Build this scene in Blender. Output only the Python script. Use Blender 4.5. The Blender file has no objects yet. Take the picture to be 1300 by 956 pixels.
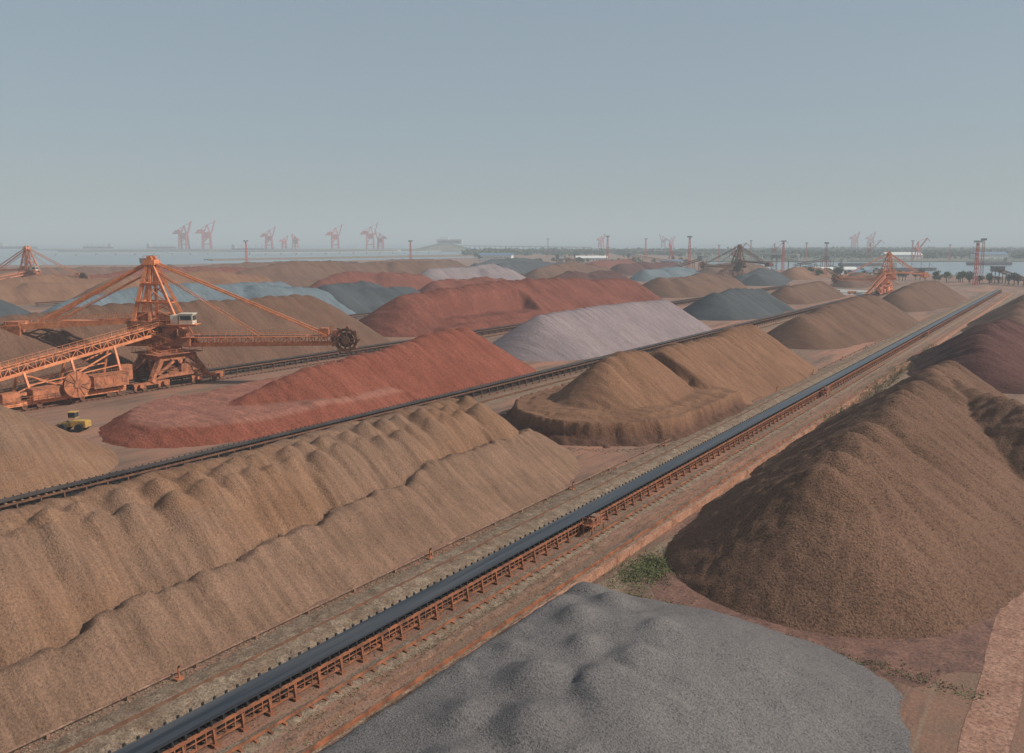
import bpy, math, random
import numpy as np
from mathutils import Vector, Matrix
random.seed(7)
scene=bpy.context.scene
COL=scene.collection
TH=math.radians(35.8)
CT,ST=math.cos(TH),math.sin(TH)
H=36.0

def yard(right,ahead):
    """metres right of / ahead along the drone heading -> yard coordinates"""
    return (CT*right-ST*ahead, ST*right+CT*ahead)

# ------------------------------------------------------------------ materials
def newmat(name):
    m=bpy.data.materials.new(name); m.use_nodes=True
    nt=m.node_tree; b=nt.nodes['Principled BSDF']
    return m,nt,b
def noise(nt,co,scale,detail=4,rough=.6):
    n=nt.nodes.new('ShaderNodeTexNoise'); n.inputs['Scale'].default_value=scale
    n.inputs['Detail'].default_value=detail; n.inputs['Roughness'].default_value=rough
    nt.links.new(co,n.inputs['Vector']); return n.outputs['Fac']
def ramp(nt,fac,stops):
    r=nt.nodes.new('ShaderNodeValToRGB'); e=r.color_ramp.elements
    while len(e)<len(stops): e.new(.5)
    for i,(p,c) in enumerate(stops):
        e[i].position=p; e[i].color=(c[0],c[1],c[2],1) if hasattr(c,'__len__') else (c,c,c,1)
    nt.links.new(fac,r.inputs[0]); return r.outputs[0]
def mix(nt,a,b,fac,mode='MIX'):
    m=nt.nodes.new('ShaderNodeMixRGB'); m.blend_type=mode
    for s,v in ((1,a),(2,b),(0,fac)):
        if hasattr(v,'is_linked'): nt.links.new(v,m.inputs[s])
        elif hasattr(v,'__len__'): m.inputs[s].default_value=(v[0],v[1],v[2],1)
        else: m.inputs[s].default_value=v
    return m.outputs[0]
def mapping(nt,co,sc):
    m=nt.nodes.new('ShaderNodeMapping'); m.inputs['Scale'].default_value=sc
    nt.links.new(co,m.inputs[0]); return m.outputs[0]
def bump(nt,b,h,strength,dist):
    n=nt.nodes.new('ShaderNodeBump'); n.inputs['Strength'].default_value=strength
    n.inputs['Distance'].default_value=dist
    nt.links.new(h,n.inputs['Height']); nt.links.new(n.outputs[0],b.inputs['Normal'])
def coords(nt):
    return nt.nodes.new('ShaderNodeTexCoord').outputs['Object']
def pile_mat(name,dark,light,grain=3.0,gc=.45,bd=.25,streak=.25,alt=None,tier=None):
    m,nt,b=newmat(name); co=coords(nt)
    base=ramp(nt,noise(nt,co,.07,5),[(.32,dark),(.68,light)])
    if alt: base=mix(nt,base,alt,ramp(nt,noise(nt,co,.05,5,.7),[(.48,0.),(.62,.8)]))
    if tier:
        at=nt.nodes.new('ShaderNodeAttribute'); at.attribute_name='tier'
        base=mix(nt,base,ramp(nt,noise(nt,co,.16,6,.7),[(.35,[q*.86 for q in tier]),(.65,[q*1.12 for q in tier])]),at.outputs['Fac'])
    st=ramp(nt,noise(nt,mapping(nt,co,(.12,1.6,.12)),1.0,4),[(.3,1-streak),(.7,1+streak*.4)])
    base=mix(nt,base,st,1.0,'MULTIPLY')
    g=noise(nt,co,grain,3,.7)
    gr=ramp(nt,g,[(.3,1-gc),(.5,1.),(.72,1+gc*.7)])
    base=mix(nt,base,gr,1.0,'MULTIPLY')
    nt.links.new(base,b.inputs['Base Color'])
    b.inputs['Roughness'].default_value=.95; b.inputs['Specular IOR Level'].default_value=.15
    bump(nt,b,g,.8,bd)
    return m
def flat_mat(name,c1,c2,scale=1.0,rough=.8,bd=.0,metal=0,spec=.3,dirt=None,stretch=None,fine=None):
    m,nt,b=newmat(name); co=coords(nt)
    if stretch: co=mapping(nt,co,stretch)
    n=noise(nt,co,scale,5,.65)
    c=ramp(nt,n,[(.35,c1),(.65,c2)])
    if dirt: c=mix(nt,c,dirt,ramp(nt,noise(nt,co,scale*.6+.3,6,.75),[(.45,0.),(.62,.9)]))
    if fine: c=mix(nt,c,ramp(nt,noise(nt,co,fine,4,.75),[(.34,.5),(.5,1.),(.66,1.35)]),1.,'MULTIPLY')
    nt.links.new(c,b.inputs['Base Color'])
    b.inputs['Roughness'].default_value=rough; b.inputs['Metallic'].default_value=metal
    b.inputs['Specular IOR Level'].default_value=spec
    if bd: bump(nt,b,n if not fine else noise(nt,co,fine,4,.7),.7,bd)
    return m
M={}
M['ochre']=pile_mat('ochre_ore',(.205,.108,.063),(.285,.16,.1),5.0,.42,.26,.3,(.22,.132,.09),(.225,.132,.088))
M['ochre2']=pile_mat('ochre_ore_fine',(.178,.088,.052),(.24,.124,.073),3.6,.4,.26,.26,None,(.12,.06,.04))  # tier colour: dark soil tone that paints shade into the skirt
M['brown']=pile_mat('brown_lump_ore',(.142,.077,.05),(.2,.11,.073),4.4,.75,.42,.1)
M['brown2']=pile_mat('brown_ore',(.12,.064,.043),(.17,.093,.062),2.4,.36,.25,.28)
M['red']=pile_mat('red_ore',(.19,.054,.033),(.24,.075,.047),2.6,.42,.28,.28,None,(.29,.12,.085))
M['red2']=pile_mat('brick_red_ore',(.145,.045,.03),(.205,.068,.046),1.2,.35,.35,.3)
M['darkred']=pile_mat('dark_red_ore',(.075,.032,.028),(.115,.048,.041),2.2,.45,.3,.2)
M['violet']=pile_mat('violet_grey_ore',(.2,.158,.165),(.26,.2,.2),1.8,.24,.18,.28)
M['grey']=pile_mat('grey_pellets',(.125,.113,.112),(.19,.17,.163),6.5,.6,.22,.04)
M['darkgrey']=pile_mat('dark_grey_coal',(.05,.055,.06),(.078,.084,.09),1.8,.3,.2,.2)
M['bluegrey']=pile_mat('blue_grey_ore',(.105,.13,.147),(.155,.186,.205),1.4,.25,.2,.28)
M['orange']=flat_mat('faded_orange_paint',(.6,.19,.08),(.74,.29,.135),.5,.6,0,0,.3,(.42,.15,.075))
M['rustorange']=flat_mat('rust_stained_orange_steel',(.33,.115,.053),(.52,.185,.088),.6,.75,0,0,.3,(.13,.058,.038))
M['frame']=flat_mat('rusty_conveyor_steel',(.22,.08,.04),(.36,.13,.062),.7,.8,0,0,.3,(.1,.05,.034))
M['rust']=flat_mat('rusty_steel',(.1,.048,.032),(.2,.09,.052),.8,.85)
M['rustbeam']=flat_mat('ore_stained_concrete',(.19,.105,.072),(.28,.17,.118),.5,.9,.06,0,.2,(.13,.078,.055),None,5.)
M['kerb']=flat_mat('orange_stained_kerb',(.33,.15,.09),(.43,.23,.15),.4,.9,.05,0,.2,(.24,.115,.07),None,4.)
M['belt']=flat_mat('rubber_belt',(.014,.018,.025),(.034,.04,.052),.6,.34,0,0,.5,(.06,.058,.06),(3,.05,1))
M['belt2']=flat_mat('dusty_rubber_belt',(.025,.022,.021),(.06,.045,.04),.3,.6)
M['black']=flat_mat('black_rubber',(.015,.015,.017),(.03,.028,.028),1,.6)
M['white']=flat_mat('white_paint',(.6,.58,.54),(.75,.73,.7),.5,.6)
M['cream']=flat_mat('cream_paint',(.5,.45,.36),(.62,.56,.45),.5,.6)
M['glass']=flat_mat('dark_glass',(.03,.04,.05),(.05,.06,.07),.5,.15,0,0,.5)
M['yellow']=flat_mat('dusty_yellow_paint',(.42,.26,.05),(.55,.35,.08),.8,.6,0,0,.3,(.3,.17,.09))
M['gravel']=flat_mat('pale_gravel',(.155,.11,.078),(.31,.23,.165),.9,.95,.3,0,.2,(.19,.12,.08),None,5.)
M['track']=flat_mat('dirt_track',(.17,.12,.082),(.26,.19,.132),.35,.95,.15,0,.2,(.2,.115,.072),None,4.)
M['pink']=flat_mat('pink_dust_track',(.27,.138,.095),(.35,.2,.145),.35,.9,.12,0,.2,(.23,.12,.085),None,3.)
M['mud']=flat_mat('dark_red_mud',(.1,.052,.04),(.17,.085,.062),.5,.8,.15,0,.3,(.21,.105,.075),None,3.)
M['concrete']=flat_mat('concrete',(.3,.28,.25),(.42,.4,.36),.3,.9)
M['dusk_red']=flat_mat('red_oxide_crane_paint',(.42,.07,.05),(.52,.1,.07),.3,.7)
M['steelgrey']=flat_mat('grey_steel',(.16,.17,.18),(.25,.26,.27),.3,.7)
M['foliage']=flat_mat('foliage',(.03,.05,.02),(.08,.1,.04),.6,.9)
M['dryleaf']=flat_mat('dry_brush',(.12,.1,.05),(.24,.19,.1),1.5,.95)
M['scrub']=flat_mat('scrub_grass',(.12,.11,.05),(.22,.19,.1),.5,.95)
M['bark']=flat_mat('bark',(.08,.06,.04),(.14,.1,.07),2,.95)
M['roofblue']=flat_mat('blue_sheet_roof',(.1,.16,.24),(.15,.22,.3),.2,.6)
M['hullred']=flat_mat('dark_ship_hull',(.06,.05,.06),(.1,.08,.08),.05,.7)

m,nt,b=newmat('yard_ground'); co=coords(nt)
c=ramp(nt,noise(nt,co,.02,6,.7),[(.3,(.125,.075,.052)),(.46,(.185,.108,.07)),(.55,(.26,.125,.08)),(.66,(.23,.16,.113))])
c=mix(nt,c,(.36,.155,.093),ramp(nt,noise(nt,mapping(nt,co,(.07,.012,1)),1.0,5,.7),[(.5,0.),(.62,.75)]))
c=mix(nt,c,(.08,.052,.04),ramp(nt,noise(nt,mapping(nt,co,(.16,.02,1)),1.3,6,.75),[(.5,0.),(.66,.85)]))
c=mix(nt,c,(.25,.19,.135),ramp(nt,noise(nt,mapping(nt,co,(.9,.02,1)),1.0,4,.7),[(.56,0.),(.7,.5)]))
c=mix(nt,c,ramp(nt,noise(nt,co,3.5,6,.75),[(.3,.6),(.7,1.3)]),1.,'MULTIPLY')
nt.links.new(c,b.inputs['Base Color']); b.inputs['Roughness'].default_value=.95
bump(nt,b,noise(nt,co,3.5,5,.7),.7,.15); M['ground']=m
m,nt,b=newmat('far_land'); co=coords(nt)
c=ramp(nt,noise(nt,co,.006,5,.6),[(.35,(.05,.065,.035)),(.5,(.09,.09,.06)),(.65,(.2,.17,.13))])
nt.links.new(c,b.inputs['Base Color']); b.inputs['Roughness'].default_value=.95; M['farland']=m
m,nt,b=newmat('hazy_sea_water'); co=coords(nt)
b.inputs['Base Color'].default_value=(.19,.235,.26,1); b.inputs['Roughness'].default_value=.3
bump(nt,b,noise(nt,co,.25,4),.25,.5); M['water']=m

# ------------------------------------------------------------------ mesh builder
class MB:
    def __init__(s): s.v=[]; s.f=[]
    def box(s,c,d,rz=0):
        n=len(s.v); hx,hy,hz=d[0]/2,d[1]/2,d[2]/2; cr,sr=math.cos(rz),math.sin(rz)
        for z in (-hz,hz):
            for x,y in ((-hx,-hy),(hx,-hy),(hx,hy),(-hx,hy)):
                s.v.append((c[0]+x*cr-y*sr,c[1]+x*sr+y*cr,c[2]+z))
        s.f+=[(n+3,n+2,n+1,n),(n+4,n+5,n+6,n+7)]+[(n+i,n+(i+1)%4,n+4+(i+1)%4,n+4+i) for i in range(4)]
        return s
    def prism(s,p,q,prof):
        p=Vector(p);q=Vector(q);d=(q-p).normalized()
        up=Vector((0,0,1)) if abs(d.z)<.95 else Vector((1,0,0))
        a=d.cross(up).normalized(); u=a.cross(d)
        n=len(s.v);k=len(prof)
        for e in (p,q):
            for x,y in prof:
                w=e+a*x+u*y; s.v.append(tuple(w))
        s.f.append(tuple(range(n+k-1,n-1,-1))); s.f.append(tuple(range(n+k,n+2*k)))
        s.f+=[(n+i,n+(i+1)%k,n+k+(i+1)%k,n+k+i) for i in range(k)]
        return s
    def beam(s,p,q,w,h=None):
        h=h or w
        return s.prism(p,q,[(-w/2,-h/2),(w/2,-h/2),(w/2,h/2),(-w/2,h/2)])
    def cyl(s,p,q,r,n=8):
        return s.prism(p,q,[(r*math.cos(2*math.pi*i/n),r*math.sin(2*math.pi*i/n)) for i in range(n)])
    def truss(s,p,q,w,h,n,t):
        p=Vector(p);q=Vector(q);d=(q-p).normalized()
        up=Vector((0,0,1)) if abs(d.z)<.95 else Vector((1,0,0))
        a=d.cross(up).normalized(); u=a.cross(d)
        cs=[a*(sx*w/2)+u*(sz*h/2) for sx,sz in ((-1,-1),(1,-1),(1,1),(-1,1))]
        for c in cs: s.beam(p+c,q+c,t)
        for i in range(n+1):
            e=p+(q-p)*(i/n)
            for j in range(4): s.beam(e+cs[j],e+cs[(j+1)%4],t*.6)
            if i<n:
                e2=p+(q-p)*((i+1)/n)
                for j in (1,3,2,0):
                    A,B=(cs[j],cs[(j+1)%4]) if i%2 else (cs[(j+1)%4],cs[j])
                    s.beam(e+A,e2+B,t*.6)
        return s
    def rail(s,p,q,h=1.1,n=10,t=.07):
        p=Vector(p);q=Vector(q);z=Vector((0,0,h))
        s.beam(p+z,q+z,t); s.beam(p+z*.5,q+z*.5,t*.8)
        for i in range(n+1):
            e=p+(q-p)*(i/n); s.beam(e,e+z,t)
        return s
    def obj(s,name,mat,parent=None,loc=(0,0,0),rz=0,**kw):
        me=bpy.data.meshes.new(name); me.from_pydata([tuple(v) for v in s.v],[],s.f); me.update()
        me.materials.append(mat)
        o=bpy.data.objects.new(name,me); COL.objects.link(o)
        o.location=loc; o.rotation_euler[2]=rz
        if parent: o.parent=parent
        for k,v in kw.items(): o[k]=v
        return o
def empty(name,loc,rz=0,**kw):
    o=bpy.data.objects.new(name,None); COL.objects.link(o); o.location=loc; o.rotation_euler[2]=rz
    o.empty_display_size=.5
    for k,v in kw.items(): o[k]=v
    return o
def clone(o,parent=None):
    c=o.copy(); COL.objects.link(c); c.parent=parent; return c
def clone_tree(root,loc,rz=None,scale=None):
    kids=list(root.children); r=clone(root); r.location=loc
    if rz is not None: r.rotation_euler[2]=rz
    if scale: r.scale=(scale,)*3
    for k in kids:
        c=clone(k,r)
        for g in k.children: clone(g,c)
    return r

# ------------------------------------------------------------------ terrain maths
def vn(x,y,seed=0):
    ix=np.floor(x);iy=np.floor(y);fx=x-ix;fy=y-iy
    fx=fx*fx*(3-2*fx);fy=fy*fy*(3-2*fy)
    def h(a,b):
        q=np.sin(a*127.1+b*311.7+seed*74.7)*43758.5453
        return q-np.floor(q)
    return (h(ix,iy)*(1-fx)+h(ix+1,iy)*fx)*(1-fy)+(h(ix,iy+1)*(1-fx)+h(ix+1,iy+1)*fx)*fy-.5
def fbm(x,y,seed=0,o=4):
    r=0;a=1
    for i in range(o): r=r+a*vn(x*2**i,y*2**i,seed+i);a*=.5
    return r
def cones(X,Y,cs,slope,r=1.2):
    Z=np.full(X.shape,-99.)
    for cx,cy,h in cs:
        Z=np.maximum(Z,h-slope*(np.sqrt((X-cx)**2+(Y-cy)**2+r*r)-r))
    return Z
def smax(a,b,k=.8):
    d=np.clip(.5+.5*(a-b)/k,0,1); return b*(1-d)+a*d+k*d*(1-d)
def smin(a,b,k=.8): return -smax(-a,-b,k)
def ridge(pts,step,jx=0,jh=0,rs=1):
    rn=random.Random(rs); out=[]
    for (a,b) in zip(pts[:-1],pts[1:]):
        L=math.hypot(b[0]-a[0],b[1]-a[1]); n=max(1,int(L/step))
        for i in range(n):
            t=i/n; out.append((a[0]+(b[0]-a[0])*t+rn.uniform(-jx,jx),a[1]+(b[1]-a[1])*t+rn.uniform(-jx,jx)*.4,a[2]+(b[2]-a[2])*t+rn.uniform(-jh,jh)))
    out.append(pts[-1]); return out
def pile(label,mat,x0,x1,y0,y1,res,hf,cat='ore stockpile',name='ore_stockpile',group='ore stockpiles in the yard'):
    nx=int((x1-x0)/res)+1; ny=int((y1-y0)/res)+1
    xs=np.linspace(x0,x1,nx);ys=np.linspace(y0,y1,ny)
    X,Y=np.meshgrid(xs,ys); Z=hf(X,Y); T=None
    if isinstance(Z,tuple): Z,T=Z
    cx,cy=(x0+x1)/2,(y0+y1)/2
    keep=Z>-.25
    q=keep[:-1,:-1]|keep[1:,:-1]|keep[:-1,1:]|keep[1:,1:]
    jj,ii=np.nonzero(q); a=jj*nx+ii
    F=np.stack([a,a+1,a+nx+1,a+nx],1)
    used=np.unique(F); remap=np.full(nx*ny,-1); remap[used]=np.arange(len(used)); F=remap[F]
    V=np.stack([X.ravel()-cx,Y.ravel()-cy,np.maximum(Z.ravel(),-1.)],1)[used]
    me=bpy.data.meshes.new(name); me.from_pydata(V.tolist(),[],F.tolist()); me.update()
    me.polygons.foreach_set('use_smooth',[True]*len(me.polygons)); me.materials.append(mat)
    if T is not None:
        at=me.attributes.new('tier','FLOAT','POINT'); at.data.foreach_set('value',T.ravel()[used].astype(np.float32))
    o=bpy.data.objects.new(name,me); COL.objects.link(o); o.location=(cx,cy,0)
    o['label']=label;o['category']=cat
    if group:o['group']=group
    return o
def rough(X,Y,amp=.35,sc=.15,seed=0,fine=.12,st=.2):
    return amp*fbm(X*sc,Y*sc,seed)+fine*fbm(X*1.1,Y*1.1,seed+9,3)+st*fbm(Y*.7+.6*fbm(X*.2,Y*.2,seed+3),X*.08,seed+5,3)

# ---- bed beside the main belt
def hfA1(X,Y):
    cs=[];rn=random.Random(3);y=-12
    while y<97:
        b_=.6*(y+12)/105
        cs.append((-76.3+rn.uniform(-.8,.8),y,9.9+b_+rn.uniform(-.45,.35)))
        cs.append((-79.0+rn.uniform(-.6,.6),y+rn.uniform(-.6,1.0),10.5+b_+rn.uniform(-.3,.25)))
        y+=rn.uniform(2.2,4.6)
    up=cones(X,Y,cs,.90,.6)
    cap=cones(X,Y,ridge([(-82,-14,10.5),(-82,97,11.0)],1.2,.25,.12,4),.80,2.8)
    up=smax(up,cap-.45,.5)
    flute=.95*(np.abs(fbm(Y*.5+.4*fbm(X*.25,Y*.2,88),X*.035,86,4))-.2)*np.clip((10.8-up)/2.5,0,1)
    up=up-flute
    clod=np.abs(fbm(X*.55,Y*.55,71,4))
    bench=np.clip(3.5+(Y-25)*.039,3.2,6.6)+.9*fbm(Y*.14,X*0,2)
    fx=-60+.9*fbm(Y*.06,X*0,8)
    endd=np.maximum(Y-94,0)
    low=.64*(fx-X-endd**2*.025)
    back=.70*(X+104)
    capy=(113+2*fbm(X*.1,Y*0,3)-Y)*.60
    lip=bench+.7*clod-.36*np.maximum(fx-X-(bench/.64)-.5,0)
    low=np.minimum(np.minimum(low+.5*clod*(low>bench-.9),lip),np.minimum(back,capy))
    U=np.where(X<-66,up,up-.8)
    Z=np.maximum(low,U)
    T=np.clip((low-U)*2.5+.4,0,1)
    gul=.55*np.clip((Z-.5)/3,0,1)*np.minimum(fbm(Y*.6+1.2*fbm(X*.15,Y*.1,91),X*.05,93,4)+.05,0)*(low>U)
    return Z+gul+rough(X,Y,.3,.12,1,.18,.26)-.45*np.exp(-((low-U)/.3)**2),T
pile('long ochre ore stockpile with scalloped crest and stepped lower bench',M['ochre'],-106,-56,-14,118,.32,hfA1)
def hfA2(X,Y):
    cs=ridge([(-78,139,11.6),(-77.5,146,13.2),(-77,155,12.2)],2.5,.3,.1,2)
    a=cones(X,Y,cs,.84,1.4)
    b=cones(X,Y,ridge([(-77,166,11.9),(-76,195,12.0),(-77,212,12.8),(-77,222,12.4)],3.4,.6,.2,5),.72,1.5)
    q=Y-(161+.12*(X+76)+.010*(X+76)**2)+1.0*fbm(X*.15,Y*.15,8)
    b=np.minimum(b,3.4+3.4*np.maximum(q,-3))
    b=np.where(q>-1.5,b,-5)
    clod=np.abs(fbm(X*.5,Y*.5,77,4))
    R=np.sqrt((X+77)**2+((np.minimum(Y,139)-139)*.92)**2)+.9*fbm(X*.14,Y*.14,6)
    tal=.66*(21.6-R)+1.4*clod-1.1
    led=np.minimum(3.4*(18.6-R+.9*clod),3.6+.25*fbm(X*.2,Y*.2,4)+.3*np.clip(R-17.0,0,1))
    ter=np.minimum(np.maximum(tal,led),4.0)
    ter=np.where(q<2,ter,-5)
    T=np.clip((ter-a)*1.5,0,1)*np.clip((R-17.8)*1.4,0,1)*(q<1)  # darkens the skirt below the ledge, shading contrast put into the colour
    return np.maximum(np.maximum(a,b),ter)+rough(X,Y,.35,.12,11,.2,.3),T
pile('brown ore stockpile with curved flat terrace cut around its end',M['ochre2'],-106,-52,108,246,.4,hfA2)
def hfA3(X,Y): return cones(X,Y,ridge([(-80,285,9.5),(-78,320,12),(-78,345,12.8),(-78,388,11.5)],4,1,.4,7),.68,2)+rough(X,Y,.6,.08,21)
pile('brown ore stockpile along the conveyor, low rounded crest',M['brown2'],-104,-54,262,412,1,hfA3)
def hfA4(X,Y): return cones(X,Y,ridge([(-80,455,9),(-78,500,12.4),(-78,560,11.2)],4,1,.4,8),.68,2)+rough(X,Y,.6,.08,23)
pile('dark brown ore stockpile near the far stacker',M['brown2'],-104,-54,430,585,1.3,hfA4)
# ---- bed between second and third conveyor
def hfB0(X,Y): return cones(X,Y,ridge([(-140,-20,13),(-138,47,13.2)],4,.6,.3,9),.68,2)+rough(X,Y,.45,.12,31,.16,.3)
pile('yellowish ochre ore stockpile ending in a smooth cone',M['ochre'],-164,-115,-25,72,.6,hfB0)
def hfB1(X,Y):
    r=cones(X,Y,ridge([(-137,98,4.6),(-136,113,8.8),(-137,138,10),(-138,158,12.2),(-138,168,12.2)],3.5,.4,.18,12),.66,1.8)
    d=21.8-np.sqrt((X+140.5)**2+((np.minimum(Y,98)-98)*.80)**2)+1.8*fbm(X*.08,Y*.08,5)
    ter=smin(.6*d,2.9+.45*fbm(X*.1,Y*.1,7)+.012*(Y-75),.6)
    ter=np.minimum(ter,.5*(134-Y))
    T=np.clip((ter-r)*1.5+.3,0,1)*np.clip((ter-2.3)*2.0,0,1)
    return smax(r,ter,.4)+rough(X,Y,.45,.12,33,.22,.34),T
pile('rust red fine ore stockpile with low flat terrace at its foot',M['red'],-170,-112,62,192,.5,hfB1)
def hfB2(X,Y): return cones(X,Y,ridge([(-142,213,12.2),(-142,250,12.8),(-141,302,12)],4,.3,.1,13),.66,1.5)+rough(X,Y,.2,.12,35,.08,.2)
pile('violet-grey ore stockpile with sharp even ridge',M['violet'],-166,-118,190,325,.8,hfB2)
def hfB3(X,Y): return cones(X,Y,ridge([(-142,362,11.6),(-142,390,12),(-141,420,10.5)],5,1.,.4,14),.66,2)+rough(X,Y,.5,.09,37)
pile('dark grey coal stockpile beyond the violet heap',M['darkgrey'],-166,-118,340,440,1,hfB3)
def hfB4(X,Y): return cones(X,Y,ridge([(-142,470,9),(-142,540,10)],5,1.,.4,14),.66,2)+rough(X,Y,.5,.09,38)
pile('low brown ore stockpile behind the coal heap',M['brown2'],-166,-118,450,560,1.3,hfB4)
# ---- bed beyond the third conveyor
def hfC1(X,Y): return cones(X,Y,ridge([(-221,60,16),(-221,120,18.4),(-221,184,17.2)],5,.6,.3,15),.68,3)+rough(X,Y,.7,.08,41)
pile('broad brown ore stockpile standing behind the orange reclaimer',M['brown2'],-254,-190,30,218,1,hfC1)
def hfC2(X,Y):
    r=cones(X,Y,ridge([(-222,235,14.5),(-222,262,15.8),(-224,300,17.5),(-222,345,16.5),(-218,418,13.5)],5,.8,.4,16),.66,3)
    dig=4.5+1.6*np.maximum(np.abs(Y-272+3*fbm(X*.1,Y*0,3))-32,0)+np.maximum(-212-X,0)*2.2
    r=np.where((Y<345),np.minimum(r,dig),r)
    ter=np.minimum(.9*(-194-X),2.8)
    ter=np.minimum(ter,.6*np.minimum(Y-226,345-Y)); ter=np.where(X<-230,-5,ter)
    return np.maximum(r,ter)+rough(X,Y,.9,.09,43,.35,.5)
pile('big brick-red ore stockpile with an excavated stepped face',M['red2'],-254,-190,212,440,.9,hfC2)
# ---- farther beds
def farpile(label,mat,x,y0,y1,h,seed,w=.62,res=1.6,step=4,jh=.35,side=True):
    r=h/w+18; rn=random.Random(seed); L=y1-y0-2*h/w
    pts=[(x+rn.uniform(-3,3),y0+h/w+L*t,h*k) for t,k in ((0,rn.uniform(.6,.9)),(.3,rn.uniform(.85,1)),(.65,rn.uniform(.8,1)),(1,rn.uniform(.6,.9)))]
    cs=ridge(pts,step,1.2,jh,seed)
    if side:
        a=rn.uniform(y0+h,max(y0+h+1,y1-h-30)); cs+=ridge([(x+9,a,h*.8),(x+11,min(a+35,y1-h),h*.7)],4,1,.4,seed+5)
    pile(label,mat,x-r,x+r,y0-8,y1+8,res,lambda X,Y:cones(X,Y,cs,w,2.5)+rough(X,Y,2.2,.04,seed*3,.3,.5))
far=(('slate blue-grey ore stockpile with lumpy crest','bluegrey',-322,122,282,19,51),
('dark grey coal stockpile beside blue-grey ore','darkgrey',-318,250,342,15,52),
('low dark brown ore stockpile between conveyors','brown2',-322,30,126,14,53),
('reddish ore stockpile behind the grey heaps','red2',-320,340,462,13,54),
('dark brown ore stockpile between two conveyors','darkred',-322,466,610,13,55),
('orange-brown ore stockpile with rounded crest','ochre2',-420,190,345,20,56),
('brown ore stockpile with long low crest','brown2',-512,320,590,21,57),
('purple-grey ore stockpile beyond the red heap','violet',-424,455,590,16,58),
('dark brown ore stockpile with flat crest','brown2',-415,590,750,14,59),
('dark red ore stockpile with uneven crest','red2',-415,335,460,15,60),
('small grey ore stockpile near the quay road','bluegrey',-320,630,770,12,61),
('brown ore stockpile past the brick-red heap','brown2',-228,460,620,13,62),
('low dark grey coal stockpile near the basin','darkgrey',-228,625,740,12,63),
('brown ore stockpile near the far quay','brown2',-600,500,740,16,64),
('grey-brown ore stockpile near the far quay','darkgrey',-500,600,840,13,65),
('reddish-brown ore stockpile near the basin','red2',-600,270,500,16,66),
('dark ore stockpile near the basin','brown2',-690,380,640,14,67),
('brown ore stockpile near the far quay','brown2',-320,780,940,12,68),
('dark red ore stockpile near the far quay','darkred',-415,755,930,13,69),
('low brown ore stockpile past the coal heap','ochre2',-228,740,880,11,70),
('reddish ore stockpile near the shore road','red2',-510,850,1000,12,71),
('dark grey coal stockpile near the shore road','darkgrey',-610,750,930,13,72),
('brown ore stockpile near the shore road','brown2',-700,650,850,13,73),
('low dark ore stockpile near the shoreline','darkred',-790,560,760,12,74),
('brown ore stockpile beside the river shore','brown2',-760,260,480,13,75),
('low brown ore stockpile beside the basin road','brown2',-150,640,760,10,76),
('dark grey ore stockpile by the far belt','darkgrey',-420,60,180,12,77),
('brown ore stockpile by the far belt','ochre2',-512,120,300,15,78))
for a in far: farpile(a[0],M[a[1]],*a[2:])
# ---- bed on the other side of the main belt
def hfZ1(X,Y):
    cs=ridge([(-21.5,89,11.3),(-21.5,98,12.6),(-21.2,120,13),(-21,150,13),(-21,178,12.4)],4.2,1.0,.4,21)
    cs+=ridge([(-21,160,12.4),(-14,152,11.6),(-6,145,10.8),(4,140,10)],2.5,.3,.15,22)
    r1=cones(X,Y,cs,.72,.9)
    ang=np.arctan2(Y-98,X+21.5); d=np.sqrt((X+21.5)**2+np.minimum(Y-98,0)**2)
    wv=.5*fbm(X*.1,Y*.1,66)
    flow=.8*np.clip(d/5,0,1)*np.clip((20-d)/8,.3,1)*(np.abs(fbm(np.where(Y<98,ang*5.5+wv*.4,Y*.34+wv),d*.03,61,4))-.2)
    return r1-flow+rough(X,Y,.4,.1,51,.26,.1)
pile('tall brown lump ore stockpile with coarse grain and ridged crest',M['brown'],-44,22,66,202,.36,hfZ1)
def hfZ0(X,Y):
    rn=random.Random(11)
    L_=[(-36.6,62.6,3.7),(-33.0,60.6,4.4),(-36.2,57.2,4.6),(-29.4,58.6,4.6),(-32.4,54.8,5.3),(-26.2,56.4,4.9),(-36.4,51.0,4.8),(-33.8,47.8,5.2),(-29.2,51.6,5.7),(-25.2,51.8,5.4),(-30.2,44.6,5.9),(-36,42.6,5.0),(-26,46.4,5.8),(-32,38.6,5.6),(-36.6,36,4.8),(-27.2,39.8,6.0),(-33,31,5.4),(-28,33,5.9),(-23,40,5.8),(-36,27,4.8),(-30,25,5.6),(-24,28,5.8)]
    L_=[(a+rn.uniform(-.7,.7),b+rn.uniform(-.7,.7),c+rn.uniform(-.35,.25)) for a,b,c in L_]
    wx=.9*fbm(X*.25,Y*.25,41);wy=.9*fbm(X*.25,Y*.25,42)
    Z=cones(X+wx,Y+wy,L_,.62,.8)
    base=smin(4.7+0*X,.36*(70.5-Y),1.2)-.012*np.abs(X+29)**1.6
    Z=smax(Z,base-.1,.35)
    sm=cones(X,Y,ridge([(-25,56,4.7),(-20,54.5,4.6),(-17,49,4.4),(-16,20,5)],2.0),.36,4)
    Z=smax(Z,sm,.5)
    edge=np.minimum(np.minimum(.9+1.0*(X+40.1),.50*(71.3-Y+1.8*fbm(X*.12,Y*.1,4))),.30*(-8.6+1.6*fbm(Y*.15,X*0,5)-X))
    return smin(Z,edge,.5)+rough(X,Y,.2,.25,55,.12,.04)
pile('grey pellet stockpile of overlapping rounded heaps and a smooth slope',M['grey'],-40.2,0,4,76,.3,hfZ0)
def hfZ2(X,Y): return cones(X,Y,ridge([(-20,232,9),(-21,255,12),(-20,300,11.5)],6,2,.8,25),.66,1.5)+rough(X,Y,.9,.12,57,.3,.5)
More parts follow.
